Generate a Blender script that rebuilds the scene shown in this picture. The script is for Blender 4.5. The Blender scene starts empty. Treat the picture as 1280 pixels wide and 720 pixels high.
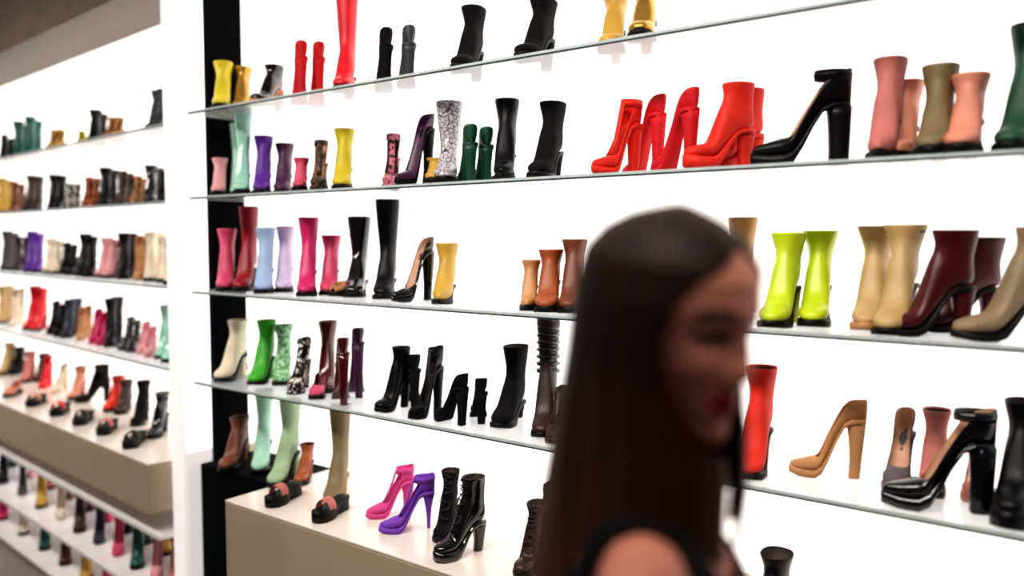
import bpy, bmesh, math, random
from mathutils import Vector, Matrix
random.seed(4)
S=bpy.context.scene
S.view_settings.view_transform='Standard'
try: S.view_settings.look='Medium High Contrast'
except Exception as e: print('look',e)
COL=S.collection
# ------------------------------------------------------------------ camera
CH=1.75; FPX=1000.0
psi=math.atan(1/1.34); th=math.atan(0.060)
Z=Vector((0,0,1)); A=Vector((-math.sin(psi),math.cos(psi),0)); RT=Vector((math.cos(psi),math.sin(psi),0))
FW=A*math.cos(th)-Z*math.sin(th); UP=Z*math.cos(th)+A*math.sin(th)
C=Vector((0,0,CH))
cd=bpy.data.cameras.new('camera'); cam=bpy.data.objects.new('camera',cd); COL.objects.link(cam)
cd.sensor_width=36; cd.lens=36*FPX/1280; cd.clip_start=0.05
cam.matrix_world=Matrix.Translation(C)@Matrix((RT,UP,-FW)).transposed().to_4x4()
S.camera=cam
cd.dof.use_dof=True; cd.dof.focus_distance=2.2; cd.dof.aperture_fstop=1.05
# ------------------------------------------------------------------ materials
def lin(c):
    return tuple(((v/255)/12.92 if v/255<=0.04045 else (((v/255)+0.055)/1.055)**2.4) for v in c)+(1,)
MC={}
def mat(name,rgb,rough=.45,metal=0,pattern=None,rgb2=None,coat=0,bump=.15,emit=0,scale=60,spec=None,tips=None):
    if name in MC: return MC[name]
    m=bpy.data.materials.new(name); m.use_nodes=True; nt=m.node_tree; b=nt.nodes['Principled BSDF']
    N=nt.nodes.new; L=nt.links.new
    b.inputs['Roughness'].default_value=rough; b.inputs['Metallic'].default_value=metal
    b.inputs['Coat Weight'].default_value=coat; b.inputs['Coat Roughness'].default_value=.05
    if spec is not None: b.inputs['Specular IOR Level'].default_value=spec
    tc=N('ShaderNodeTexCoord'); c1=lin(rgb); c2=lin(rgb2) if rgb2 else tuple(v*.8 for v in c1[:3])+(1,)
    ramp=N('ShaderNodeValToRGB')
    if pattern=='snake':
        t=N('ShaderNodeTexVoronoi'); t.inputs['Scale'].default_value=scale; t.feature='DISTANCE_TO_EDGE'; out=t.outputs['Distance']
        ramp.color_ramp.elements[0].position=.02; ramp.color_ramp.elements[1].position=.12
        ramp.color_ramp.elements[0].color=c2; ramp.color_ramp.elements[1].color=c1
    elif pattern in('floral','leopard'):
        t=N('ShaderNodeTexVoronoi') if pattern=='leopard' else N('ShaderNodeTexNoise'); t.inputs['Scale'].default_value=scale
        out=t.outputs['Distance'] if pattern=='leopard' else t.outputs['Fac']
        ramp.color_ramp.interpolation='CONSTANT'
        ramp.color_ramp.elements[0].color=c2; ramp.color_ramp.elements[1].color=c1
        ramp.color_ramp.elements[1].position=.38 if pattern=='leopard' else .52
    elif pattern=='streak':
        mp=N('ShaderNodeMapping'); mp.inputs['Scale'].default_value=(1,1,.04); L(tc.outputs['Object'],mp.inputs[0])
        t=N('ShaderNodeTexNoise'); t.inputs['Scale'].default_value=scale; L(mp.outputs[0],t.inputs['Vector']); out=t.outputs['Fac']
        ramp.color_ramp.elements[0].position=.35; ramp.color_ramp.elements[1].position=.7
        ramp.color_ramp.elements[0].color=c1; ramp.color_ramp.elements[1].color=c2
    else:
        t=N('ShaderNodeTexNoise'); t.inputs['Scale'].default_value=12 if scale==60 else scale; out=t.outputs['Fac']
        ramp.color_ramp.elements[0].color=c2; ramp.color_ramp.elements[1].color=c1
        ramp.color_ramp.elements[0].position=.2; ramp.color_ramp.elements[1].position=.55
    if pattern!='streak': L(tc.outputs['Object'],t.inputs['Vector'])
    L(out,ramp.inputs[0]); colout=ramp.outputs[0]
    if tips:
        sx=N('ShaderNodeSeparateXYZ'); L(tc.outputs['Generated'],sx.inputs[0])
        mr=N('ShaderNodeMapRange'); mr.inputs['From Min'].default_value=.75; mr.inputs['From Max'].default_value=.15; L(sx.outputs['Z'],mr.inputs[0])
        mu=N('ShaderNodeMath'); mu.operation='MULTIPLY'; L(mr.outputs[0],mu.inputs[0]); L(out,mu.inputs[1])
        mx=N('ShaderNodeMix'); mx.data_type='RGBA'; L(mu.outputs[0],mx.inputs[0]); L(colout,mx.inputs[6]); mx.inputs[7].default_value=lin(tips); colout=mx.outputs[2]
    L(colout,b.inputs['Base Color'])
    if bump and not emit:
        n2=N('ShaderNodeTexNoise'); n2.inputs['Scale'].default_value=140
        if pattern=='streak': L(mp.outputs[0],n2.inputs['Vector'])
        else: L(tc.outputs['Object'],n2.inputs['Vector'])
        bp=N('ShaderNodeBump'); bp.inputs['Strength'].default_value=bump; bp.inputs['Distance'].default_value=.003
        L(n2.outputs['Fac'],bp.inputs['Height']); L(bp.outputs[0],b.inputs['Normal'])
    if emit:
        L(ramp.outputs[0],b.inputs['Emission Color']); b.inputs['Emission Strength'].default_value=emit
    MC[name]=m; return m
CO={
'black suede':((10,9,11),.85),'black leather':((8,7,9),.4),'black patent':((7,6,8),.12,None,None,.7),
'red suede':((205,12,25),.7),'red leather':((225,15,35),.4),'orange-red suede':((225,38,12),.65),'orange-red leather':((235,48,18),.45),
'yellow leather':((220,200,30),.4),'mustard leather':((200,160,60),.45),'gold metallic':((190,150,70),.3,None,None,0,.7),
'brown leather':((120,62,35),.45),'dark brown leather':((52,28,23),.45),'chestnut leather':((165,85,45),.45),'tan leather':((200,145,95),.45),
'olive leather':((128,112,78),.55),'olive-yellow leather':((205,185,25),.4),'beige leather':((195,162,110),.45),'cream leather':((228,212,188),.45),
'taupe leather':((150,128,100),.5),'camel suede':((190,140,92),.7),
'pale pink leather':((228,160,165),.5),'dusty pink suede':((200,120,112),.7),'salmon leather':((222,146,122),.5),'rose leather':((210,70,108),.45),
'magenta leather':((210,35,110),.4),'hot pink suede':((220,70,145),.6),'burgundy leather':((80,8,24),.35),'burgundy patent':((80,8,22),.15,None,None,.6),
'dark red leather':((150,12,30),.4),'purple leather':((92,34,145),.4),'violet suede':((125,62,185),.6),'dark plum leather':((70,28,65),.4),
'mint leather':((170,218,195),.4),'mint patent':((160,215,195),.15,None,None,.6),'sage leather':((165,192,155),.5),'light blue leather':((160,190,225),.45),
'lilac leather':((205,190,222),.45),'bright green leather':((65,175,42),.45),'dark green velvet':((8,72,50),.5),'teal leather':((12,85,75),.4),
'neon yellow-green leather':((198,220,28),.35),'grey suede':((95,85,90),.7),'dark grey leather':((55,60,65),.45),'navy leather':((25,25,55),.45),
'silver snakeskin':((205,200,205),.3,'snake',(50,48,60),.3),'black floral print':((25,18,25),.4,'floral',(200,110,130)),
'leopard print':((180,125,70),.5,'leopard',(35,22,14)),'brown patterned':((100,65,40),.45,'floral',(30,20,16)),
'pink floral print':((225,150,165),.45,'floral',(60,30,50)),'black and white print':((235,230,225),.45,'floral',(20,18,20)),
'mint floral print':((170,210,180),.45,'floral',(90,150,80)),
}
def cmat(n):
    c=CO[n]; c=list(c)+[None]*6
    return mat(n.replace(' ','_'),c[0],c[1] or .45,c[5] or 0,c[2],c[3],c[4] or 0,scale=60 if not c[2] else 70,spec=.25 if n.startswith('black ') and 'patent' not in n else None)
M_TAN=mat('stacked_tan_leather',(190,135,90),.5); M_BLK=mat('black_rubber',(10,10,10),.5,spec=.25); M_LIN=mat('shoe_lining',(60,44,38),.7); M_LINP=mat('pale_lining',(205,160,130),.6); M_LACE=mat('black_laces',(28,27,30),.6)
# ------------------------------------------------------------------ geometry helper
class G:
    def __init__(s): s.v=[];s.f=[];s.m=[]
    def loft(s,rings,closed=True,cap0=True,cap1=True,mi=0):
        b=len(s.v); n=len(rings[0])
        for r in rings: s.v+= [tuple(p) for p in r]
        for i in range(len(rings)-1):
            k=mi[i] if isinstance(mi,list) else mi
            for j in range(n if closed else n-1):
                a=b+i*n+j; c=b+i*n+(j+1)%n
                s.f.append((a,c,c+n,a+n)); s.m.append(k)
        k0=mi[0] if isinstance(mi,list) else mi; k1=mi[-1] if isinstance(mi,list) else mi
        if cap0: s.f.append(tuple(b+j for j in range(n))[::-1]); s.m.append(k0)
        if cap1: s.f.append(tuple(b+(len(rings)-1)*n+j for j in range(n))); s.m.append(k1)
    def box(s,x0,x1,y0,y1,z0,z1,mi=0):
        b=len(s.v); s.v+=[(x,y,z) for z in(z0,z1) for x,y in((x0,y0),(x1,y0),(x1,y1),(x0,y1))]
        for f in((0,3,2,1),(4,5,6,7),(0,1,5,4),(1,2,6,5),(2,3,7,6),(3,0,4,7)): s.f.append(tuple(b+i for i in f)); s.m.append(mi)
    def add(s,o,off=0):
        b=len(s.v); s.v+=o.v; s.f+=[tuple(b+i for i in f) for f in o.f]; s.m+=[m+off for m in o.m]
    def tube(s,pts,rad,n=14,mi=0,side=None):
        rings=[]; pts=[Vector(p) for p in pts]
        for i,p in enumerate(pts):
            t=(pts[min(i+1,len(pts)-1)]-pts[max(i-1,0)]).normalized()
            ref=Vector(side) if side else (Vector((1,0,0)) if abs(t.x)<.8 else Vector((0,0,1)))
            u=(ref-t*ref.dot(t)).normalized(); w=t.cross(u)
            r=rad[i]; rx,ry=(r if isinstance(r,tuple) else (r,r))
            rings.append([p+u*rx*math.cos(a)+w*ry*math.sin(a) for a in [2*math.pi*j/n for j in range(n)]])
        t=(pts[-1]-pts[-2]).normalized(); c=pts[-1]; r=rad[-1]; r=r if not isinstance(r,tuple) else min(r)
        rings.append([c+(p-c)*.6+t*r*.75 for p in rings[-1]])
        s.loft(rings,mi=mi)
    def obj(s,name,mats,smooth=True,sub=0,solid=0,bevel=0,parent=None,weld=False):
        me=bpy.data.meshes.new(name); me.from_pydata(s.v,[],s.f); me.update()
        for m in mats: me.materials.append(m)
        me.polygons.foreach_set('material_index',s.m)
        if smooth: me.polygons.foreach_set('use_smooth',[True]*len(s.f))
        bm=bmesh.new(); bm.from_mesh(me)
        if weld: bmesh.ops.remove_doubles(bm,verts=bm.verts,dist=2e-5)
        bmesh.ops.recalc_face_normals(bm,faces=bm.faces); bm.to_mesh(me); bm.free()
        o=bpy.data.objects.new(name,me); COL.objects.link(o)
        if solid: md=o.modifiers.new('solid','SOLIDIFY'); md.thickness=solid; md.offset=-1; md.material_offset=1
        if bevel: md=o.modifiers.new('bev','BEVEL'); md.width=bevel; md.segments=2
        if sub: md=o.modifiers.new('sub','SUBSURF'); md.levels=sub; md.render_levels=sub
        if parent: o.parent=parent
        return o
def meta(o,label,cat,group=None,kind=None):
    o['label']=label; o['category']=cat
    if group: o['group']=group
    if kind: o['kind']=kind
def interp(t,x):
    if x<=t[0][0]: return t[0][1]
    for (a,b),(c,d) in zip(t,t[1:]):
        if x<=c: return b+(d-b)*(x-a)/(c-a)
    return t[-1][1]
def sp(v,e): return math.copysign(abs(v)**e,v)
def ell(Ax,Az,Bx,Bz,w,n=16,p=2.3):
    cx,cz=(Ax+Bx)/2,(Az+Bz)/2; vx,vz=(Ax-Bx)/2,(Az-Bz)/2
    return [(cx+vx*sp(math.cos(a),2/p),w*sp(math.sin(a),2/p),cz+vz*sp(math.cos(a),2/p)) for a in [2*math.pi*j/n for j in range(n)]]
PW={'point':[(0,.021),(.12,.026),(.4,.021),(.7,.035),(.85,.025),(.95,.012),(1,.004)],
    'round':[(0,.021),(.12,.027),(.4,.024),(.7,.037),(.87,.033),(.95,.024),(1,.010)]}
def smooth01(x): x=max(0,min(1,x)); return x*x*(3-2*x)
def sole_z(u,h,p):
    z=h+(p-h)*smooth01((u-.20)/.46)
    if u>.85: z+=.006*((u-.85)/.15)
    return z
def g_sole(L,h,p,toe,k,mi=0,wide=1.05):
    g=G(); rings=[]
    us=[1.01,.98,.94,.87,.78,.68,.58,.48,.38,.28,.18,.08,.02,-.01]
    for u in us:
        w=interp(PW[toe],min(max(u,0),1))*k*wide
        if u<=.03: w*=.85 if u>0 else .6
        th_=p if u>.55 else min(p,.006+(p-.006)*max(0,(u-.3)/.25)) if p>.006 else p
        if u<=.3: th_=min(p,.006)
        zt=sole_z(u,h,p)+.004; zb=max(0,sole_z(u,h,p)-th_)
        x=u*L
        rings.append([(x,-w,zb),(x,w,zb),(x,w*1.02,zb+(zt-zb)*.5),(x,w,zt),(x,-w,zt),(x,-w*1.02,zb+(zt-zb)*.5)])
    g.loft(rings,mi=mi); return g
def g_heel(L,h,p,style,k,mi=0):
    g=G(); rings=[]; top=h-min(p,.006)+.003
    for t in (0,.02,.3,.6,.85,1):
        z=top*t
        if style=='stiletto':
            e=t**2.2; xb=.014*(1-e)-.003; xf=xb+.010+(.27*L-.010)*e*.8; w=.005+(.020*k-.005)*e
        elif style=='flare':
            e=abs(t-.45)/.55; xb=-.002+.012*(1-e); xf=.25*L-.016*(1-e); w=(.015+.008*e)*k
        elif style=='flat':
            xb=-.006; xf=.33*L; w=.028*k
        elif style=='wedge':
            xb=-.003; xf=.5*L; w=.024*k
        elif style=='chunky':
            xb=-.006+.004*(1-t); xf=xb+.044*k+.010*t*t; w=(.020+.005*t*t)*k
        else:
            xb=-.003+.012*(1-t); xf=xb+.032*k+.020*t*t; w=(.015+.008*t*t)*k
        if t==0: xb+=.001; w*=.97
        cx=(xb+xf)/2; hx=(xf-xb)/2
        rings.append([(cx+hx*sp(math.cos(a),.6),w*sp(math.sin(a),.6),z) for a in [2*math.pi*j/12 for j in range(12)]])
    g.loft(rings,mi=mi); return g
def g_boot(L,H,h,p,toe,k,sw,flare=0,n=16,lining=1):
    g=G(); ka=min(1,(H-h)/.17); W=lambda u:interp(PW[toe],u)*k; zs=lambda u:sole_z(u,h,p)
    zaf=h+.088*ka; z64=zs(.64)+.056*k*min(1,ka*1.1)
    R=[(1.0,zs(1)+.013*k,1.0,zs(1)+.003,W(1)*.9),(.97,zs(.97)+.025*k,.97,zs(.97),W(.96)),(.88,zs(.88)+.036*k,.88,zs(.88),W(.88)),
       (.77,zs(.77)+.044*k,.76,zs(.76),W(.76)),(.66,z64,.63,zs(.63),W(.64)*.97),
       (.575,z64+(zaf-z64)*.45,.48,zs(.48),.031*k),(.515,z64+(zaf-z64)*.78,.32,zs(.32),.030*k),(.475,max(zaf,z64+.006),.15,zs(.15),.029*k),
       (.45,zaf+.014*ka,.01,h+.003,.028*k),(.435,zaf+.028*ka,-.022,h+.034*ka,.028*k),(.425,zaf+.045*ka,.012,h+.072*ka,.028*k)]
    z1=zaf+.045*ka; z2=h+.072*ka
    for t in (.3,.65,1):
        R.append((.425+flare*t*.5+.015*t,z1+(H-z1)*t,.018-flare*t-.02*t,z2+(H-z2)*t,.028*k+(sw-.028*k)*t))
    rings=[ell(a*L,b,c*L,d,w,n) for a,b,c,d,w in R]
    ax,az,bx,bz,w=R[-1]; ax*=L; bx*=L
    rings.append(ell(ax-.004,az,bx+.004,bz,w-.004,n)); rings.append(ell(ax-.006,az-.035,bx+.006,bz-.035,w-.006,n))
    mi=[0]*(len(R)-1)+[0,lining]
    g.loft(rings,mi=mi); return g
def g_pump(L,h,p,toe,k,back=.065,side=.034):
    g=G(); rings=[]; n=15
    for u,thm,T in [(1.0,180,.012),(.97,180,.022),(.9,180,.030),(.8,180,.038),(.72,180,.044),(.66,180,.047),(.63,150,.045),(.58,115,.040),(.50,100,side+.002),(.40,96,side),(.28,94,side+(back-side)*.25),(.17,93,side+(back-side)*.62),(.08,92,back*.93),(.02,92,back*.98),(-.018,92,back),(-.026,92,back)]:
        tm=math.radians(thm); w=interp(PW[toe],max(u,0))*k
        if u<=.02: w*=.82
        if u<0: w*=.5
        if u<-.02: w=0
        zb=sole_z(max(u,0),h,p); Hh=2*T*k/(1-math.cos(tm))
        rings.append([(u*L-(.010*L if u<.1 else 0)*(1-math.cos(t))*math.cos(t/2) ,w*sp(math.sin(t),.8),zb+Hh*(1-math.cos(t))/2) for t in [tm*(2*j/(n-1)-1) for j in range(n)]])
    g.loft(rings,closed=False,cap0=False,cap1=False); return g
def band(g,cx,cz,w,ht,width,th0=-95,th1=95,n=12,mi=0):
    r0=[];r1=[];r2=[];r3=[]
    for j in range(n+1):
        a=math.radians(th0+(th1-th0)*j/n)
        y=w*math.sin(a); z=cz+ht*max(0,math.cos(a))**.8
        r0.append((cx-width/2,y,z)); r1.append((cx+width/2,y,z-.004)); r2.append((cx+width/2,y*.93,z-.007)); r3.append((cx-width/2,y*.93,z-.003))
    fr=[r0,r1,r2,r3]
    g.loft([[fr[q][j] for q in range(4)] for j in range(n+1)],mi=mi)
def loop(g,cx,cz,rx,ry,tilt,wd,n=18,mi=0):
    rings=[]
    for j in range(n+1):
        a=2*math.pi*j/n; x=rx*math.cos(a); y=ry*math.sin(a); z=cz+x*tilt
        rings.append([(cx+x,y,z-wd/2),(cx+x*1.04,y*1.04,z),(cx+x,y,z+wd/2),(cx+x*.92,y*.92,z)])
    g.loft(rings,cap0=False,cap1=False,mi=mi)
def g_counter(L,h,p,k,ht):
    g=G(); rings=[]; n=9
    for u,T in [(.38,.010),(.28,.35*ht),(.20,.68*ht),(.13,.88*ht),(.07,.97*ht),(.01,ht),(-.015,ht),(-.022,ht)]:
        w=interp(PW['round'],max(u,0))*k
        if u<.03: w*=.8
        if u<0: w*=.5
        if u<-.02: w=0
        tm=math.radians(94); zb=sole_z(max(u,0),h,p)
        rings.append([(u*L,w*sp(math.sin(t),.7),zb+T*(1-math.cos(t))/(1-math.cos(tm))) for t in [tm*(2*j/(n-1)-1) for j in range(n)]])
    g.loft(rings,closed=False,cap0=False,cap1=False); return g
NAMES={'boot':'ankle_boot','tall':'tall_boot','pump':'pump_shoe','sandal':'strappy_sandal','glad':'strapped_boot','slide':'platform_slide','stb':'stiletto_boot','flatb':'flat_boot','low':'loafer_shoe','cut':'ankle_strap_shoe','lace':'laced_boot'}
DESC={'boot':'ankle boot with block heel','tall':'tall boot with block heel','pump':'high-heeled pump','sandal':'high-heeled strappy sandal','glad':'tall boot with straps','slide':'slide with black platform','stb':'ankle boot with slim heel','flatb':'low-heeled ankle boot','low':'low rounded shoe','cut':'high heel with ankle strap','lace':'laced heeled ankle boot'}
CAT={'boot':'boot','tall':'boot','pump':'shoe','sandal':'sandal','glad':'boot','slide':'sandal','stb':'boot','flatb':'boot','low':'shoe','cut':'shoe','lace':'boot'}
def make_shoe(kind,color,L,H,o,small):
    cm=cmat(color); k=max(.75,min(1.35,L/.215))
    toe=o.get('toe','point' if kind in('pump','stb','cut') else 'round'); P=[]
    hm={'tan':M_TAN,'black':M_BLK,'pale':M_LINP}.get(o.get('heel'),cm)
    lin_=M_LINP if o.get('heel')in('tan','pale') or o.get('pl') else (cm if o.get('self') else M_LIN)
    if kind in('boot','tall','stb','flatb','glad','lace'):
        h=o.get('h',{'boot':.085,'tall':.075,'stb':.095,'flatb':.03,'glad':.09,'lace':.085}[kind]); h=min(h,.45*H); p=min(o.get('p',.010),h*.6)
        sw=o.get('sw',.040*k if kind!='tall' else .044*k); fl=o.get('fl',.0)
        P.append(('upper',g_boot(L,H,h,p,toe,k,sw,fl),[cm,lin_],1,0))
        st={'stb':'stiletto','flatb':'flat'}.get(kind,o.get('hs','block'))
        P.append(('sole',g_sole(L,h,p,toe,k),[hm if o.get('heel') else (M_BLK if p<.02 else cm)],0,0))
        P.append(('heel',g_heel(L,h,p,st,k),[hm],0,0))
        if kind=='glad':
            for q in range(8):
                g=G(); zz=h+.08+q*(H-h-.09)/7; loop(g,.215*L,zz,.225*L,.0375*k,.10,.012)
                P.append(('strap',g,[cmat('black patent')],0,0))
        if kind=='lace':
            g=G(); ka=min(1,(H-h)/.17); zf=h+.088*ka; z64=sole_z(.64,h,p)+.056*k; pts=[]
            for q in range(9):
                t=q/8
                if t<.45: x=.665-(.665-.50)*t/.45; z=z64+(zf-z64)*t/.45+.004
                else: x=.50-(.06)*min(1,(t-.45)/.2); z=zf+(H-.01-zf)*(t-.45)/.55
                s_=1 if q%2 else -1
                pts+=[(x*L-.008,-s_*.016*k,z-.002),(x*L+.004,-s_*.006*k,z+.001),(x*L+.004,s_*.006*k,z+.004),(x*L-.008,s_*.016*k,z+.006)]
            g.tube(pts,[.0022]*len(pts),6,side=(.2,.1,1))
            P.append(('laces',g,[M_LACE],0,0))
    elif kind=='pump':
        kk=min(k,(H*.48)/.065) if H<.135 else k
        p=o.get('p',.010); h=max(.03,H-.065*kk); p=min(p,h*.5)
        P.append(('upper',g_pump(L,h,p,toe,kk,side=o.get('side',.034)),[cm,lin_],1,.003))
        P.append(('sole',g_sole(L,h,p,toe,kk),[hm if o.get('heel') else cm],0,0))
        P.append(('heel',g_heel(L,h,p,o.get('hs','block'),kk),[hm],0,0))
    elif kind=='cut':
        p=o.get('p',.012); back=o.get('back',.095); back=min(back,H*.5/k); h=max(.03,H-back*k); p=min(p,h*.5)
        P.append(('upper',g_pump(L,h,p,toe,k,back=back,side=o.get('side',.034)),[cm,lin_],1,.003))
        P.append(('sole',g_sole(L,h,p,toe,k),[cm],0,0))
        g=G(); loop(g,.165*L,H-.016,.195*L,.027*k,.0,.022)
        if not o.get('ns'): g.tube([(.62*L,0,sole_z(.62,h,p)+.046*k),(.50*L,0,sole_z(.5,h,p)+.060*k),(.36*L,0,H-.016)],[(.003,.010*k)]*3,8,side=(0,0,1))
        P.append(('ankle_strap',g,[cm],0,0))
        P.append(('heel',g_heel(L,h,p,o.get('hs','chunky'),k),[hm],0,0))
    elif kind=='sandal':
        p=o.get('p',.015); ch=min(.085,H*.45); h=max(.035,H-ch); p=min(p,h*.6)
        P.append(('sole',g_sole(L,h,p,'round',k*.92),[hm if o.get('heel') else cm],0,0))
        g=G()
        band(g,.84*L,p,.034*k,.030,.030*k); band(g,.70*L,p+.004,.036*k,.042,.022*k)
        g.tube([(.70*L,0,p+.044),(.58*L,0,sole_z(.58,h,p)+.048),(.44*L,0,sole_z(.44,h,p)+.055),(.345*L,0,H-.016)],[(.004,.011*k)]*4,8,side=(0,0,1))
        P.append(('upper',g,[cm],1 if not small else 0,0))
        P.append(('counter',g_counter(L,h,p,k,ch-.002),[cm,M_LINP if o.get('heel') else M_LIN],1,.003))
        g=G(); loop(g,.165*L,H-.014,.185*L,.029*k,.0,.014)
        P.append(('ankle_strap',g,[cm],0,0))
        P.append(('heel',g_heel(L,h,p,o.get('hs','block'),k),[hm],0,0))
    elif kind=='slide':
        h=.042;p=.03
        P.append(('sole',g_sole(L,h,p,'round',k*1.05),[M_BLK],0,0))
        g=G(); band(g,.66*L,p,.038*k,.040,.050*k); P.append(('upper',g,[cm],1,0))
        P.append(('heel',g_heel(L,h,p,'wedge',k),[M_BLK],0,0))
    else:
        h=.02;p=.010; kk=min(k*1.05,H*.72/.065)
        P.append(('upper',g_pump(L,h,p,'round',kk),[cm,lin_],1,.003)); P.append(('sole',g_sole(L,h,p,'round',kk),[M_BLK],0,0)); P.append(('heel',g_heel(L,h,p,'flat',kk),[M_BLK],0,0))
    nm=NAMES[kind]
    if small:
        g=G(); ms=[]
        for (pn,pg,mm,sub,sol) in P:
            pg.m=[min(x,len(mm)-1) for x in pg.m]; g.add(pg,len(ms)); ms+=mm
        g.v=[(x-L/2,y,z) for x,y,z in g.v]
        return g.obj(nm,ms)
    root=bpy.data.objects.new(nm,None); root.empty_display_size=.05; COL.objects.link(root)
    for (pn,pg,mm,sub,sol) in P:
        pg.v=[(x-L/2,y,z) for x,y,z in pg.v]
        pg.obj(pn,mm,sub=sub,solid=sol,parent=root,weld=(sol>0))
    return root
# ------------------------------------------------------------------ display walls
class Wl: pass
WR=Wl(); WR.o=Vector((0,1.77,0)); WR.n=Vector((0,1,0)); WR.d=Vector((1,0,0))
WL=Wl(); WL.o=Vector((-3.18,1.873,0)); WL.d=Vector((2.32,-.197,0)).normalized(); WL.n=Vector((.197,2.32,0)).normalized()
def solve(px,W,off,z):
    a=(px-640)/FPX; v=FW+RT*a
    k1=z-CH; k2=off+W.n.dot(W.o)-W.n.dot(C)
    a11,a12,a21,a22=v.z,UP.z,W.n.dot(v),W.n.dot(UP); D=a11*a22-a12*a21
    t=(k1*a22-a12*k2)/D; s=(a11*k2-k1*a21)/D
    return C+v*t+UP*s,t
def offs(px,py,W,z):
    d=FW+RT*((px-640)/FPX)+UP*((360-py)/FPX); t=(z-CH)/d.z; return W.n.dot(C+d*t-W.o)
SZ=[CH+.50,CH+.17,CH-.20,CH-.56]
LEDGE=CH-.90
ROWZ={0:SZ[0],1:SZ[1],2:SZ[2],3:SZ[3],4:LEDGE,5:.27,6:.04}
TH=.012
PLACED={}
def put(W,row,e,small,where,group):
    x0,x1,y0,y1,kind,color=e[:6]; o=e[6] if len(e)>6 else {}
    z=ROWZ[row]; lo,hi=0.0,.30
    if row==4: lo,hi=(-.16,.30) if W is WR else (-.19,.30)
    if row in(5,6): lo,hi=-.16,.28
    cx=(x0+x1)/2
    if 'd' in o: des=o['d']
    elif row in(3,4) and not small: des=offs(cx,y1-6,W,z)
    else: des=.14
    key=(W is WR,row); lst=PLACED.setdefault(key,[])
    best=None
    steps=[des]+[lo+.04+(hi-lo-.08)*i/12 for i in range(13)]
    for tryo in steps:
        off=max(lo+.04,min(hi-.04,tryo))
        for it in range(2):
            p,t=solve(cx,W,off,z); Hm=(y1-y0)/FPX*t; Wm=(x1-x0)/FPX*t
            L=o.get('L',{'boot':.21,'tall':.22,'pump':.19,'sandal':.19,'glad':.2,'slide':.2,'stb':.2,'flatb':.22,'low':.2,'cut':.2,'lace':.19}[kind])
            if small: L*=.84; Hm*=.95
            if 'L' not in o: L=max(L,min(Wm,.25)) if Wm>L else L
            if kind in('pump','sandal','cut') and Hm<.16: L=min(L,max(.13,Hm*1.15))
            if kind in('boot','stb','flatb') and Hm<.17: L=min(L,max(.13,Hm*1.1))
            f=min(range(0,86,2),key=lambda f:abs(L*math.cos(math.radians(f))+.07*math.sin(math.radians(f))-Wm))
            if 'f' in o: f=o['f']
            f=math.radians(f); r=Vector((p.x,p.y,0)).normalized(); l=Vector((-r.y,r.x,0))
            if o.get('r'): l=-l
            dirv=l*math.cos(f)+(r if o.get('b') else -r)*math.sin(f)
            ext=L/2*abs(dirv.dot(W.n))+.036*abs(dirv.dot(W.d))
            if ext*2>hi-lo: off=(lo+hi)/2
            else: off=max(lo+ext+.003,min(hi-ext-.006,off))
        p,t=solve(cx,W,off,z)
        extd=L/2*abs(dirv.dot(W.d))+.036*abs(dirv.dot(W.n))
        shift=0
        if W is WR and p.x<-2.915+extd: shift=(-2.915+extd)-p.x; p=p+Vector((shift,0,0))
        if W is WL:
            q=(p-W.o).dot(W.d)
            if q>.12-extd: shift=q-(.12-extd); p=p-W.d*shift
        circ=[(p.x+dirv.x*L*c_,p.y+dirv.y*L*c_,rr_) for c_,rr_ in((-.40,.028),(-.2,.032),(0,.032),(.2,.036),(.4,.028))]
        pen=0
        for oc in lst:
            for a in circ:
                for b in oc:
                    dd=a[2]+b[2]-math.hypot(a[0]-b[0],a[1]-b[1])
                    if dd>0: pen+=dd
        cost=pen*3+abs(tryo-des)*.6+abs(shift)*2
        if best is None or cost<best[0]-1e-6: best=(cost,p,L,Hm,dirv,circ)
    _,p,L,Hm,dirv,circ=best
    lst.append(circ)
    ob=make_shoe(kind,color,L,Hm,o,small)
    ob.location=p+Vector((0,0,.0005)); ob.rotation_euler=(0,0,math.atan2(dirv.y,dirv.x))
    meta(ob,f"{color} {DESC[kind]} {where}",CAT[kind],group)
B='black leather';BS='black suede';BP='black patent'
ROW0=[(256,284,68,133,'boot','yellow leather',{'d':.1}),(283,309,68,130,'boot','gold metallic',{'d':.2}),(308,361,70,126,'boot',BP,{'heel':'tan','L':.2}),
(363,387,38,108,'pump','red suede',{'b':1}),(386,408,35,106,'pump','red suede',{'b':1}),(414,450,-60,96,'tall','red leather'),
(470,491,14,82,'pump',BS,{'b':1}),(493,525,13,79,'pump','dark grey leather',{'b':1}),(558,612,-25,65,'boot',BS,{'fl':.06}),(637,701,-40,46,'boot',BS,{'fl':.06}),
(748,785,-70,15,'boot','mustard leather',{'d':.2}),(783,826,-75,8,'boot','gold metallic',{'d':.12})]
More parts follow.
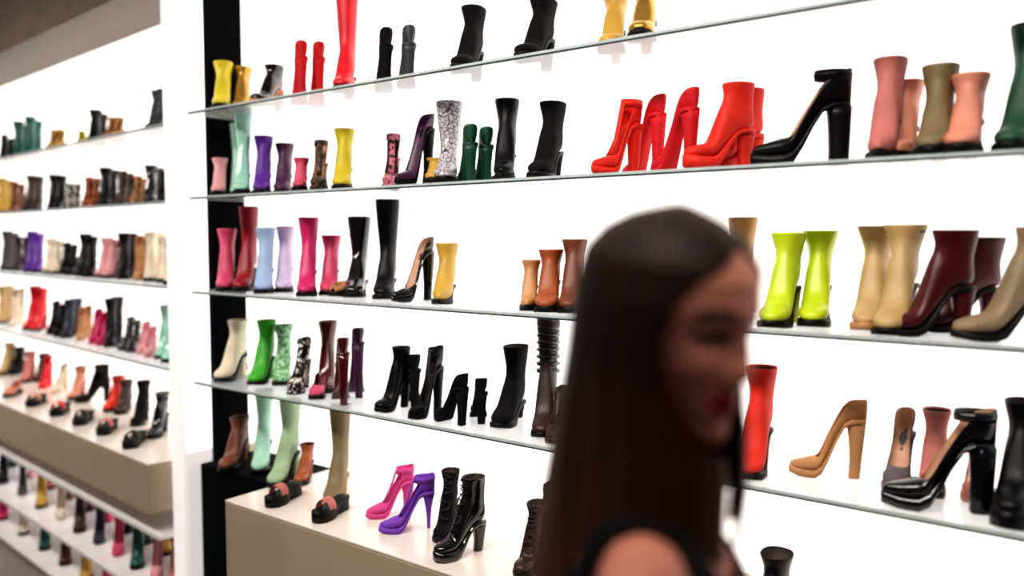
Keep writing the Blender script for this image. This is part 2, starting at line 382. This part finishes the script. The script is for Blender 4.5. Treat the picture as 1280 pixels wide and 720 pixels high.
ROW1=[(256,278,196,245,'boot','pale pink leather',{'d':.06}),(269,290,152,244,'boot','mint leather',{'d':.22,'L':.17}),(290,318,140,244,'boot','mint patent',{'d':.1,'L':.19}),
(316,342,167,243,'boot','purple leather'),(342,368,175,242,'boot','dark plum leather',{'d':.2}),(364,388,196,240,'boot','rose leather',{'d':.08}),
(384,416,172,240,'cut','brown patterned',{'heel':'tan','hs':'block'}),(414,445,158,238,'boot','olive-yellow leather'),(474,506,158,232,'cut','black floral print',{'d':.2,'hs':'block'}),
(498,538,138,233,'pump','dark plum leather',{'heel':'black','hs':'flare','d':.09,'self':1,'f':50,'L':.18}),(536,550,195,230,'boot','mustard leather',{'d':.2}),(543,576,121,228,'tall','silver snakeskin',{'h':.03}),
(574,596,155,225,'pump','dark green velvet',{'b':1}),(595,615,155,223,'pump','dark green velvet',{'b':1}),(612,651,115,221,'boot',B,{'d':.12,'toe':'point'}),(655,711,118,218,'boot',BS,{'fl':.06}),
(744,796,112,210,'cut','orange-red suede',{'d':.1,'hs':'block','back':.085,'self':1,'f':48,'L':.18}),(782,822,110,208,'pump','red suede',{'d':.2,'f':52,'L':.175,'b':1,'self':1}),(820,861,107,206,'pump','red suede',{'d':.14,'f':52,'L':.175,'b':1,'self':1}),
(862,934,98,206,'boot','orange-red suede',{'h':.105,'p':.024,'f':32,'L':.185,'d':.10}),(890,941,97,202,'boot','orange-red suede',{'h':.105,'p':.024,'f':40,'L':.18,'d':.24}),
(940,1057,75,195,'cut','black leather',{'pl':1,'p':.022,'hs':'chunky','L':.215,'back':.085,'f':12,'ns':1,'side':.05}),
(1078,1132,55,187,'stb','dusty pink suede',{'d':.12,'fl':.03}),(1108,1148,78,184,'stb','salmon leather',{'d':.24,'fl':.02}),(1147,1190,52,173,'boot','olive leather',{'h':.06,'d':.13}),
(1184,1228,65,172,'boot','salmon leather',{'d':.22}),(1240,1310,0,167,'boot','dark green velvet',{'d':.14})]
ROW2=[(265,292,280,357,'boot','rose leather',{'d':.06}),(288,327,252,358,'boot','dark red leather',{'d':.2,'fl':.03}),(318,345,288,370,'boot','light blue leather',{'d':.09}),
(342,371,290,372,'boot','lilac leather',{'d':.19}),(369,401,275,373,'boot','magenta leather',{'d':.1}),(398,428,297,371,'boot','rose leather',{'d':.22}),
(428,465,265,365,'tall',BP,{'d':.2,'h':.05}),(407,462,343,379,'low','leopard print',{'d':.07}),(464,501,253,377,'tall',B,{'d':.2,'h':.06}),
(494,538,300,381,'pump',BP,{'hs':'block','d':.12,'pl':1,'f':40,'L':.17}),(535,576,308,383,'boot','mustard leather',{'h':.05,'toe':'point'}),(650,674,330,392,'stb','tan leather',{'d':.1}),
(670,702,317,393,'boot','chestnut leather',{'d':.18}),(703,728,305,395,'boot','brown leather',{'d':.14}),
(905,942,272,400,'boot','tan leather',{'d':.2}),(944,1008,292,408,'boot','neon yellow-green leather',{'d':.10,'sw':.043,'hs':'chunky'}),(998,1042,288,405,'boot','neon yellow-green leather',{'d':.19,'sw':.043,'hs':'chunky'}),
(1062,1116,275,402,'boot','beige leather',{'d':.22,'sw':.047,'heel':'tan'}),(1088,1153,273,408,'boot','beige leather',{'d':.11,'sw':.047,'h':.1}),(1118,1198,287,419,'boot','burgundy leather',{'d':.08,'hs':'block','f':28,'h':.105,'fl':.05,'L':.185}),
(1160,1230,287,405,'boot','burgundy leather',{'d':.24,'fl':.05,'f':32,'h':.105,'L':.185}),(1212,1305,285,427,'boot','taupe leather',{'d':.09,'f':30,'h':.1})]
ROW3=[(264,315,407,479,'boot','cream leather',{'hs':'flare'}),(306,350,407,483,'boot','bright green leather',{'fl':.02}),(344,364,407,478,'boot','mint floral print',{'d':.22}),
(352,396,430,495,'cut','black and white print',{'hs':'block'}),(384,412,478,502,'low','rose leather',{'d':.05}),(394,424,415,500,'boot','burgundy patent',{'d':.2}),(414,440,417,501,'pump','burgundy patent',{'b':1,'d':.08}),(432,460,415,502,'pump','dark plum leather',{'b':1,'d':.16}),
(474,508,440,518,'boot',B,{'L':.15,'f':45,'h':.09}),(504,527,450,517,'pump',BS,{'b':1,'d':.2}),(508,556,440,526,'cut',B,{'d':.06,'hs':'block','L':.16,'f':50}),(544,581,468,534,'pump',BS,{'b':1,'self':1,'L':.15,'f':50}),(588,610,472,530,'pump',BS,{'b':1}),
(608,665,440,534,'boot',BS,{'h':.05,'fl':.06}),(662,702,404,545,'glad','dark brown leather',{}),(672,720,500,562,'cut','dark brown leather',{'d':.05}),
(915,972,475,602,'boot','orange-red suede',{'d':.12}),(984,1081,503,601,'pump','camel suede',{'p':.012,'f':8,'L':.165,'self':1,'side':.055}),(1097,1150,520,610,'pump','grey suede',{'pl':1,'d':.22}),
(1142,1188,517,615,'boot','dusty pink suede',{'d':.24,'h':.1,'L':.17}),(1100,1238,525,655,'cut',BP,{'p':.02,'d':.06,'L':.205,'f':12,'hs':'chunky','pl':1,'back':.08,'ns':1,'side':.05}),
(1240,1300,525,668,'boot',B,{'p':.03,'d':.06,'h':.1}),(1200,1240,520,622,'pump','salmon leather',{'d':.25,'L':.16})]
ROW4=[(270,316,530,588,'boot','brown leather',{}),(312,345,495,590,'boot','mint leather',{}),(330,381,508,606,'boot','sage leather',{'fl':.03}),(362,399,563,607,'boot','chestnut leather',{}),
(400,443,515,628,'boot','olive leather',{'h':.06,'heel':'tan'}),(326,384,608,640,'slide','dusty pink suede',{'L':.17}),(384,444,630,661,'slide','dusty pink suede',{'L':.17}),
(460,515,589,650,'cut','hot pink suede',{'hs':'block','back':.075,'f':20,'L':.16,'self':1}),(476,541,599,669,'cut','violet suede',{'hs':'stiletto','back':.075,'f':10,'L':.17,'self':1}),(534,582,597,674,'lace',BS,{'L':.16}),(541,609,608,705,'lace',BP,{'p':.02,'L':.17,'f':34}),
(634,692,638,716,'lace','dark brown leather',{'L':.16}),(658,705,628,696,'cut','dark brown leather',{'L':.16}),(925,995,705,800,'boot',B,{})]
RA=[(-5,14,152,192,'pump',B),(15,32,133,185,'boot','teal leather'),(30,47,127,182,'boot','teal leather'),(52,78,146,180,'cut','gold metallic'),(94,110,140,165,'pump','yellow leather'),
(107,130,115,163,'boot',B),(122,152,124,160,'cut','leopard print'),(178,211,88,146,'boot','dark grey leather')]
RB=[(-4,10,222,270,'boot','mustard leather'),(10,27,226,269,'cut','brown leather'),(26,50,218,267,'boot','dark brown leather'),(57,78,217,265,'boot',B),(74,98,226,263,'sandal','black and white print'),
(98,122,219,262,'cut','chestnut leather'),(122,142,207,260,'boot',B),(140,164,210,259,'sandal','brown patterned'),(160,182,216,257,'sandal','leopard print'),(178,200,203,255,'boot',BP),(196,215,208,253,'cut',B)]
RC=[(-2,18,290,342,'boot','grey suede'),(16,32,298,344,'pump','dark brown leather'),(28,50,292,346,'boot','purple leather'),(52,74,300,347,'boot','cream leather'),(70,94,306,349,'cut',B),(92,118,294,350,'boot',B),
(116,146,300,353,'boot','pale pink leather'),(145,166,294,355,'boot',B),(164,184,298,357,'pump','tan leather'),(180,198,293,358,'boot','cream leather'),(196,216,300,361,'boot','cream leather')]
RD=[(-4,12,362,410,'boot','beige leather'),(8,28,365,413,'pump','cream leather'),(26,55,362,419,'boot','red leather'),(54,80,380,423,'cut',B),(74,98,378,427,'boot','navy leather'),(92,112,388,430,'pump','tan leather'),
(106,134,393,437,'pump','magenta leather'),(130,148,378,440,'boot',B),(144,174,398,440,'sandal',BP),(166,194,408,448,'pump','pale pink leather'),(190,222,388,456,'boot','mint patent')]
RE=[(-6,22,446,486,'boot','beige leather'),(22,48,456,494,'boot','dusty pink suede'),(44,70,460,500,'pump','red leather'),(60,90,476,512,'pump','cream leather'),(82,112,478,518,'boot','salmon leather'),(96,136,472,520,'boot',B,{'d':.2}),(126,160,492,534,'boot','orange-red leather',{'d':.15}),
(30,62,486,510,'slide','salmon leather',{'d':-.08}),(60,92,496,520,'slide','orange-red leather',{'d':-.08}),(88,122,508,536,'slide',B,{'d':-.08}),(118,152,524,552,'slide','dusty pink suede',{'d':-.08}),(160,192,498,552,'boot',BS,{'d':.1}),(180,217,518,572,'boot',BP,{'d':.05}),(150,188,548,576,'slide',B,{'d':-.1}),(2,30,474,496,'low','salmon leather',{'d':-.08}),
(10,34,450,484,'boot',BS,{'d':.22}),(40,64,458,492,'boot','burgundy leather',{'d':.22}),(140,170,490,530,'boot','dark brown leather',{'d':.24})]
def pairs(rows):
    out=list(rows)
    for e in rows:
        if e[4] in('slide','low'): continue
        o=dict(e[6]) if len(e)>6 else {}; o['d']=o.get('d',.14)+.10
        out.append((e[0]+9,e[1]+8,e[2]-1,e[3]-3,e[4],e[5],o))
    return out
RA,RB,RC,RD=pairs(RA),pairs(RB),pairs(RC),pairs(RD)
rn=random.Random(3); LOWC=[B,'dark brown leather','pale pink leather','magenta leather','cream leather','teal leather','burgundy leather','mustard leather','rose leather','brown leather',BP,'navy leather','dusty pink suede']
RF=[];RG=[]
for i,x in enumerate(range(-4,262,12)):
    yb=628+x*.53; RF.append((x,x+18,yb-46-x*.08,yb,rn.choice(['boot','boot','pump','cut']),LOWC[(i*5)%13],{'d':-.05+.16*(i%2)}))
for i,x in enumerate(range(-4,150,13)):
    yb=690+x*.6; RG.append((x,x+18,yb-42,yb,'boot',LOWC[(i*7+3)%13],{'d':-.05+.14*(i%2)}))
WH={0:'on glass shelf',1:'on glass shelf',2:'on glass shelf',3:'on glass shelf',4:'on beige ledge',5:'on low shelf',6:'on lowest shelf'}
for r,rows in enumerate([ROW0,ROW1,ROW2,ROW3,ROW4]):
    for e in rows: put(WR,r,e,False,WH[r],['shoes on the top glass shelf','shoes on the second glass shelf','shoes on the third glass shelf','shoes on the fourth glass shelf','shoes on the display ledge'][r])
for r,rows in zip((0,1,2,3,4,5,6),(RA,RB,RC,RD,RE,RF,RG)):
    for e in rows:
        put(WL,r,e,True,WH[r],['shoes on the top shelf of the neighbouring bay','shoes on the second shelf of the neighbouring bay','shoes on the third shelf of the neighbouring bay','shoes on the fourth shelf of the neighbouring bay','shoes on the ledge of the neighbouring bay','shoes on the low shelf','shoes on the lowest shelf'][r])
# ------------------------------------------------------------------ room
M_LIT=mat('luminous_white_panel',(255,250,247),.6,rgb2=(252,245,241),bump=0,emit=1.3,scale=.9)  # soft warm shading painted into the panel glow as faint large-scale noise
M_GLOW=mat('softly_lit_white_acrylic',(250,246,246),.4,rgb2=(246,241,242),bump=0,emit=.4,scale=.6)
M_LITW=mat('white_lacquer',(245,243,243),.3,rgb2=(238,236,238),bump=0)
M_TAUPE=mat('taupe_paint',(124,110,94),.6,bump=.05); M_LEDGE=mat('beige_laminate',(182,165,140),.35,rgb2=(170,152,128),bump=.03,scale=3)
M_LTOP=mat('glossy_cream_top',(240,230,220),.2,rgb2=(235,224,212),bump=0,scale=3)
M_MET=mat('grey_green_glass_edge',(48,64,64),.25,metal=.1,bump=0); M_EDG=mat('pale_glass_edge',(196,208,208),.2,bump=0); M_BPAN=mat('black_lacquer',(6,6,7),.8,bump=0,spec=.08)
M_FLOOR=mat('grey_stone_floor',(140,132,126),.3,rgb2=(115,108,103),bump=.02,scale=2); M_CEIL=mat('ceiling_paint',(150,142,132),.8,bump=.02,scale=3)
def glassmat():
    m=bpy.data.materials.new('shelf_glass'); m.use_nodes=True; nt=m.node_tree; b=nt.nodes['Principled BSDF']; out=nt.nodes['Material Output']
    b.inputs['Base Color'].default_value=(.80,.82,.86,1); b.inputs['Roughness'].default_value=.05; b.inputs['Specular IOR Level'].default_value=.9
    tr=nt.nodes.new('ShaderNodeBsdfTransparent'); tr.inputs[0].default_value=(.95,.97,.97,1)
    mx=nt.nodes.new('ShaderNodeMixShader'); n=nt.nodes.new('ShaderNodeTexNoise'); n.inputs['Scale'].default_value=.8
    mr=nt.nodes.new('ShaderNodeMapRange'); mr.inputs['To Min'].default_value=.48; mr.inputs['To Max'].default_value=.58
    nt.links.new(n.outputs['Fac'],mr.inputs[0]); nt.links.new(mr.outputs[0],mx.inputs[0])
    nt.links.new(tr.outputs[0],mx.inputs[1]); nt.links.new(b.outputs[0],mx.inputs[2]); nt.links.new(mx.outputs[0],out.inputs[0]); return m
M_GL=glassmat()
def place(o,W,loc=None):
    o.location=loc or W.o.copy(); o.rotation_euler=(0,0,math.atan2(W.d.y,W.d.x)); return o
def plain(name,x0,x1,y0,y1,z0,z1,m,kind=None,W=None,bevel=0):
    g=G(); g.box(x0,x1,y0,y1,z0,z1); o=g.obj(name,[m],smooth=False,bevel=bevel)
    if W: place(o,W)
    if kind: o['kind']=kind
    return o
def shelf(W,x0,x1,z,lab):
    root=bpy.data.objects.new('glass_shelf',None); COL.objects.link(root); place(root,W); root.location.z=z
    g=G(); g.box(x0,x1,.004,.308,-TH,0); g.obj('glass_pane',[M_GL],smooth=False,parent=root)
    g=G(); g.box(x0,x1,-.001,.0035,-TH,-.0075); g.box(x0,x1,-.001,.0035,-.0075,-.0005,1); g.obj('front_edge',[M_MET,M_EDG],smooth=False,parent=root)
    meta(root,lab,'shelf','glass shelves')
for z in SZ:
    shelf(WR,-2.90,1.0,z,'long clear glass shelf with dark edge holding shoes')
    shelf(WL,-5.5,.13,z,'long glass shelf in the neighbouring bay holding shoes')
for z in (.04,.27,.55):
    g=G(); g.box(-5.5,.15,-.17,.308,-.02,0); o=g.obj('low_shelf',[M_LITW],smooth=False,bevel=.003); place(o,WL); o.location.z=z
    meta(o,'white low shelf under the ledge holding shoes','shelf','low shelves')
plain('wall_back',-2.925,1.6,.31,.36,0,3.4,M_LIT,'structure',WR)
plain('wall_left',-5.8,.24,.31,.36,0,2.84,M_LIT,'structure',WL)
plain('trim_1',-5.8,.13,-.02,.36,2.845,3.39,M_TAUPE,'structure',WL)
plain('floor',-9.5,3,-3,3,-.05,0,M_FLOOR,'structure'); plain('ceiling',-9.5,3,-3,3,3.41,3.46,M_CEIL,'structure')
root=bpy.data.objects.new('divider_panel',None); COL.objects.link(root)
g=G(); g.box(-3.03,-2.93,1.735,1.875,0,3.39); g.obj('panel_front',[M_GLOW],smooth=False,bevel=.02,parent=root)
g=G(); g.box(-3.025,-2.922,1.88,2.035,0,3.39); g.obj('black_insert',[M_BPAN],smooth=False,parent=root)
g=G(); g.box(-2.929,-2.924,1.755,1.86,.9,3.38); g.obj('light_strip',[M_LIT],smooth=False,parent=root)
meta(root,'tall white upright panel with black insert between shelf bays','panel')
def ledge(W,x0,x1,y0,y1,z0,z1,lab):
    root=bpy.data.objects.new('display_ledge',None); COL.objects.link(root); place(root,W)
    g=G(); g.box(x0,x1,y0,y1,z0,z1-.008); g.obj('ledge_body',[M_LEDGE],smooth=False,bevel=.004,parent=root)
    g=G(); g.box(x0,x1,y0,y1,z1-.0075,z1); g.obj('ledge_top',[M_LTOP],smooth=False,bevel=.002,parent=root)
    meta(root,lab,'ledge','display ledges')
ledge(WR,-2.43,1.0,-.18,.308,0,LEDGE,'deep beige ledge with cream top under glass shelves')
ledge(WL,-5.5,.13,-.20,.308,LEDGE-.21,LEDGE,'beige laminate ledge in the neighbouring shelf bay')
g=G(); g.box(-2.915,-2.434,1.80,2.078,.0,LEDGE-.002); o=g.obj('low_cabinet',[M_BPAN],smooth=False,bevel=.004); meta(o,'black low cabinet beside the beige ledge end','cabinet')
# ------------------------------------------------------------------ person (local: facing +X)
M_SKIN=mat('skin',(190,126,106),.6,rgb2=(174,110,92),bump=.03,scale=5,spec=.2); M_LIP=mat('lipstick',(150,22,38),.4,bump=0,spec=.3); M_BROW=mat('eyebrow',(46,27,22),.7,bump=0)
M_HAIR=mat('dark_brown_hair',(16,8,6),.6,pattern='streak',rgb2=(40,21,14),scale=45,bump=.25,spec=.22,tips=(105,58,42)); M_TOP=mat('black_cotton',(8,8,9),.85,spec=.15); M_EYE=mat('eye_white',(100,82,78),.4,bump=0); M_IRIS=mat('brown_iris',(20,11,8),.3,bump=0)
BY=24.0
g=G(); n=28
tor=[(.0,.07,.08,.90),(0,.112,.160,.95),(0,.115,.165,1.02),(0,.100,.142,1.10),(0,.085,.118,1.18),(.003,.093,.122,1.26),(.012,.105,.130,1.33),(.006,.095,.132,1.38),(0,.080,.124,1.42),(-.005,.064,.098,1.452),(-.008,.052,.068,1.48),(-.008,.045,.050,1.51),(0,.043,.045,1.56),(.006,.045,.046,1.62)]
g.loft([[(cx+hx*math.cos(a),hy*math.sin(a),z) for a in [2*math.pi*j/n for j in range(n)]] for cx,hx,hy,z in tor])
for s in(1,-1):
    g.tube([(0,s*.08,1.425),(0,s*.125,1.42),(-.005,s*.150,1.402),(-.01,s*.163,1.36),(-.015,s*.182,1.25),(-.02,s*.205,1.13),(.01,s*.222,1.03),(.05,s*.238,.91),(.055,s*.242,.885)],[.042,.041,.039,.036,.033,.030,.030,.023,(.026,.018)],side=None)
    g.tube([(.052,s*.242,.90),(.06,s*.243,.86),(.068,s*.243,.815)],[(.026,.016),(.038,.016),(.036,.013)],side=(1,0,0))
    for i,(fx,ln) in enumerate([(.098,.070),(.078,.078),(.058,.073),(.040,.058)]):
        g.tube([(fx,s*.243,.83),(fx+.004,s*.242,.80-ln*.25),(fx+.004,s*.236,.80-ln*.62),(fx-.002,s*.224,.80-ln)],[.009,.0085,.008,.007],n=10)
    g.tube([(.075,s*.24,.88),(.105,s*.235,.855),(.122,s*.228,.825),(.126,s*.222,.80)],[.012,.011,.0095,.008],n=10)
    q=.10*s
    g.tube([(0,s*.088,.95),(.01+q*.3,s*.094,.75),(.02+q*.7,s*.094,.54),(q*.85-.0,s*.094,.40),(q-.02,s*.094,.14),(q-.02,s*.094,.06)],[.088,.076,.056,.053,.035,.036])
    g.tube([(q-.055,s*.094,.042),(q+.03,s*.096,.045),(q+.10,s*.10,.036),(q+.165,s*.10,.028)],[.036,.038,.036,.024])
HC=Vector((.02,0,1.655)); HY=math.radians(-16-BY); HR=Matrix.Rotation(HY,4,'Z')@Matrix.Rotation(math.radians(8),4,'Y')
prof=[(-.114,.066,.038,.009),(-.108,.077,.020,.017),(-.095,.083,-.003,.027),(-.075,.085,-.028,.037),(-.055,.087,-.052,.047),(-.03,.088,-.075,.058),(0,.090,-.09,.066),(.03,.094,-.098,.071),(.06,.091,-.099,.071),(.085,.076,-.085,.060),(.102,.048,-.058,.040),(.112,.015,-.022,.018)]
def hp(z): return [interp([(p[0],p[i]) for p in prof],z) for i in(1,2,3)]
rings=[]
for i in range(76):
    z=-.114+.226*i/75; xf,xb,hw=hp(z); cx=(xf+xb)/2; hx=(xf-xb)/2; rr=[]
    for j in range(64):
        a=2*math.pi*j/64; x=cx+hx*sp(math.cos(a),.92); y=hw*sp(math.sin(a),.92)
        if math.cos(a)>0:
            ga=lambda y0,z0,sy,sz:math.exp(-((y-y0)/sy)**2-((z-z0)/sz)**2)
            nose=interp([(-.045,0),(-.039,.010),(-.032,.021),(-.024,.021),(-.010,.014),(.005,.009),(.018,.005),(.03,.001)],z)*math.exp(-(y/(.0095 if z>-.015 else .0135))**2)
            x+=nose+.003*ga(0,.03,.04,.010)+.004*ga(0,-.1,.016,.012)-.005*ga(0,-.082,.02,.007)
            for q in(1,-1): x+=-.012*ga(q*.030,.006,.014,.011)+.005*ga(q*.040,-.026,.018,.018)+.004*ga(q*.013,-.037,.006,.006)
            x+=.009*ga(0,-.052,.016,.006)+.010*ga(0,-.066,.014,.007)-.003*ga(0,-.059,.022,.002)
        rr.append(HR@Vector((x,y,z))+HC)
    rings.append(rr)
g.loft(rings)
for q in(1,-1):
    e=[HR@Vector((-.005+dx,q*(.068+dy),dz))+HC for dx,dy,dz in((.0,0,-.03),(-.004,.008,0),(-.008,.006,.025))]
    g.tube(e,[(.010,.006),(.016,.007),(.010,.006)],n=10)
    ez=[HR@Vector((.0755-.004*abs(dy)/.012*.9,q*(.030)+dy,.0105-.003*(dy/.012)**2))+HC for dy in(-.014,-.007,0,.007,.014)]
    g.tube(ez,[.003,.004,.0045,.004,.003],n=8)
tmp=g.obj('tmp',[M_SKIN])
md=tmp.modifiers.new('r','REMESH'); md.mode='VOXEL'; md.voxel_size=.0035; md.use_smooth_shade=True
md=tmp.modifiers.new('s','SMOOTH'); md.factor=.5; md.iterations=4
dg=bpy.context.evaluated_depsgraph_get(); me=bpy.data.meshes.new_from_object(tmp.evaluated_get(dg)); bpy.data.objects.remove(tmp)
me.name='person'; me.materials.clear()
for m in(M_SKIN,M_LIP,M_BROW): me.materials.append(m)
HRi=HR.inverted()
body=bpy.data.objects.new('person',me); COL.objects.link(body)
for p in me.polygons:
    p.use_smooth=True; p.material_index=0
    if p.center.z>1.55:
        v=HRi@(p.center-HC)
        if v.x>.068 and abs(v.y)<.024 and abs(v.z+.059)<.014*(1-(v.y/.025)**2)+.001: p.material_index=1
        elif v.x>.055 and .012<abs(v.y)<.05 and .023<v.z-.006*(1-abs(abs(v.y)-.03)/.02)<.031: p.material_index=2
        elif v.x>.06 and abs(abs(v.y)-.030)<.016 and .000<v.z<.010: p.material_index=2
def cloth(name,test,off,m):
    idx=[p for p in me.polygons if test(p.center)]
    vm={};vs=[];fs=[]
    for p in idx:
        f=[]
        for i in p.vertices:
            if i not in vm:
                vm[i]=len(vs); v=me.vertices[i]; vs.append(tuple(v.co+v.normal*off))
            f.append(vm[i])
        fs.append(f)
    mm=bpy.data.meshes.new(name); mm.from_pydata(vs,[],fs); mm.materials.append(m); mm.polygons.foreach_set('use_smooth',[True]*len(fs))
    o=bpy.data.objects.new(name,mm); COL.objects.link(o); o.parent=body
    md=o.modifiers.new('s','SOLIDIFY'); md.thickness=.003; md.offset=1
    return o
cloth('tank_top',lambda c:(.98<c.z<1.35 and abs(c.y)<.15) or (1.35<=c.z<1.50 and .075<abs(c.y)<.102) or (1.34<c.z<1.405 and abs(c.y)<.102),.004,M_TOP)
cloth('trousers',lambda c:.10<c.z<1.0 and abs(c.y)<.196,.007,mat('dark_denim',(30,30,40),.8))
cloth('ankle_boot',lambda c:c.z<.16 and c.y>0,.006,cmat(B))
cloth('ankle_boot',lambda c:c.z<.16 and c.y<=0,.006,cmat(B))
for q in(1,-1):
    gg=G(); rg=[]
    for i in range(1,12):
        a=math.pi*i/12; rg.append([(math.cos(a)*.0115,math.sin(a)*.0115*math.cos(b),math.sin(a)*.0115*math.sin(b)) for b in [2*math.pi*j/16 for j in range(16)]])
    gg.loft(rg,mi=[1,1,1]+[0]*7); gg.v=[tuple(HR@(Vector(v)+Vector((.064,q*.030,.001)))+HC) for v in gg.v]
    gg.obj('eye',[M_EYE,M_IRIS],parent=body)
hg=G(); NR,NA=84,150; rings=[]
zt=.127
for i in range(NR):
    t=i/(NR-1); r=[]
    for j in range(NA):
        zr=zt-(zt+.44)*(t**1.1)
        op=interp([(-.42,14),(-.2,16),(-.14,22),(-.10,48),(-.05,60),(0,60),(.045,48),(.066,34),(.082,14),(.092,4),(.105,1),(.14,1)],zr)
        opn=interp([(-.42,0),(-.20,0),(-.14,3),(-.115,14),(-.09,38),(-.06,52),(0,56),(.045,50),(.066,34),(.082,14),(.092,4),(.105,1),(.14,1)],zr)
        ad=op+(360-op-opn)*j/(NA-1)
        zb=interp([(0,-.185),(50,-.185),(85,-.20),(110,-.34),(150,-.43),(315,-.44),(340,-.32),(360,-.22)],ad)
        z=zr if zr>-.1 else -.1+(zr+.1)*(-zb-.1)/.34
        z0=z
        fx=interp([(-.42,.115),(-.25,.114),(-.14,.104),(-.10,.097),(-.05,.092),(.03,.098),(.07,.094),(.095,.076),(.112,.050),(.121,.028),(.127,.006)],z0)
        bx=interp([(-.42,.138),(-.25,.132),(-.12,.122),(-.05,.118),(.03,.118),(.07,.110),(.095,.089),(.112,.060),(.121,.032),(.127,.008)],z0)
        wy=interp([(-.42,.112),(-.25,.104),(-.12,.094),(-.05,.089),(.03,.087),(.07,.079),(.095,.062),(.112,.041),(.121,.022),(.127,.005)],z0)
        a=math.radians(ad); c,s_=math.cos(a),math.sin(a)
        lk=max(0,min(1,(.06-z0)/.2))
        rip=1+lk*(.010*math.sin(a*11+z0*10)+.008*math.sin(a*27+z0*18+1)+.025*math.sin(z0*14+a*2)*max(0,-z0))
        x=(fx if c>0 else bx)*c*rip; y=wy*s_*rip
        zz=z+(.022*math.sin(a*23)+.016*math.sin(a*47))*max(0,t-.82)/.18
        r.append((HR@Vector((x-.004,y,zz)))+HC)
    rings.append(r)
hg.loft(rings,closed=False,cap0=False,cap1=False)
hair=hg.obj('hair',[M_HAIR],parent=body); md=hair.modifiers.new('s','SOLIDIFY'); md.thickness=.006; md.offset=-1
body.location=(-.388,.768,.006); body.rotation_euler=(0,0,math.radians(BY))
meta(body,'person with long dark hair and black tank top walking past shelves','person')
# ------------------------------------------------------------------ lights
w=bpy.data.worlds.new('world'); S.world=w; w.use_nodes=True; bg=w.node_tree.nodes['Background']; bg.inputs[0].default_value=(1,.93,.9,1); bg.inputs[1].default_value=.11
def area(loc,rot,sx,sy,e,col=(1,.93,.86)):
    l=bpy.data.lights.new('added_fill_light','AREA'); l.shape='RECTANGLE'; l.size=sx; l.size_y=sy; l.energy=e; l.color=col; l.spread=math.radians(110)  # added fill lamp to brighten the shoe fronts, no visible fixture
    o=bpy.data.objects.new('added_fill_light',l); COL.objects.link(o); o.location=loc; o.rotation_euler=rot
area((-1.2,.2,3.35),(math.radians(38),0,0),3.2,.4,46)
area((-5.2,.2,3.35),(math.radians(38),0,0),3.0,.4,42)
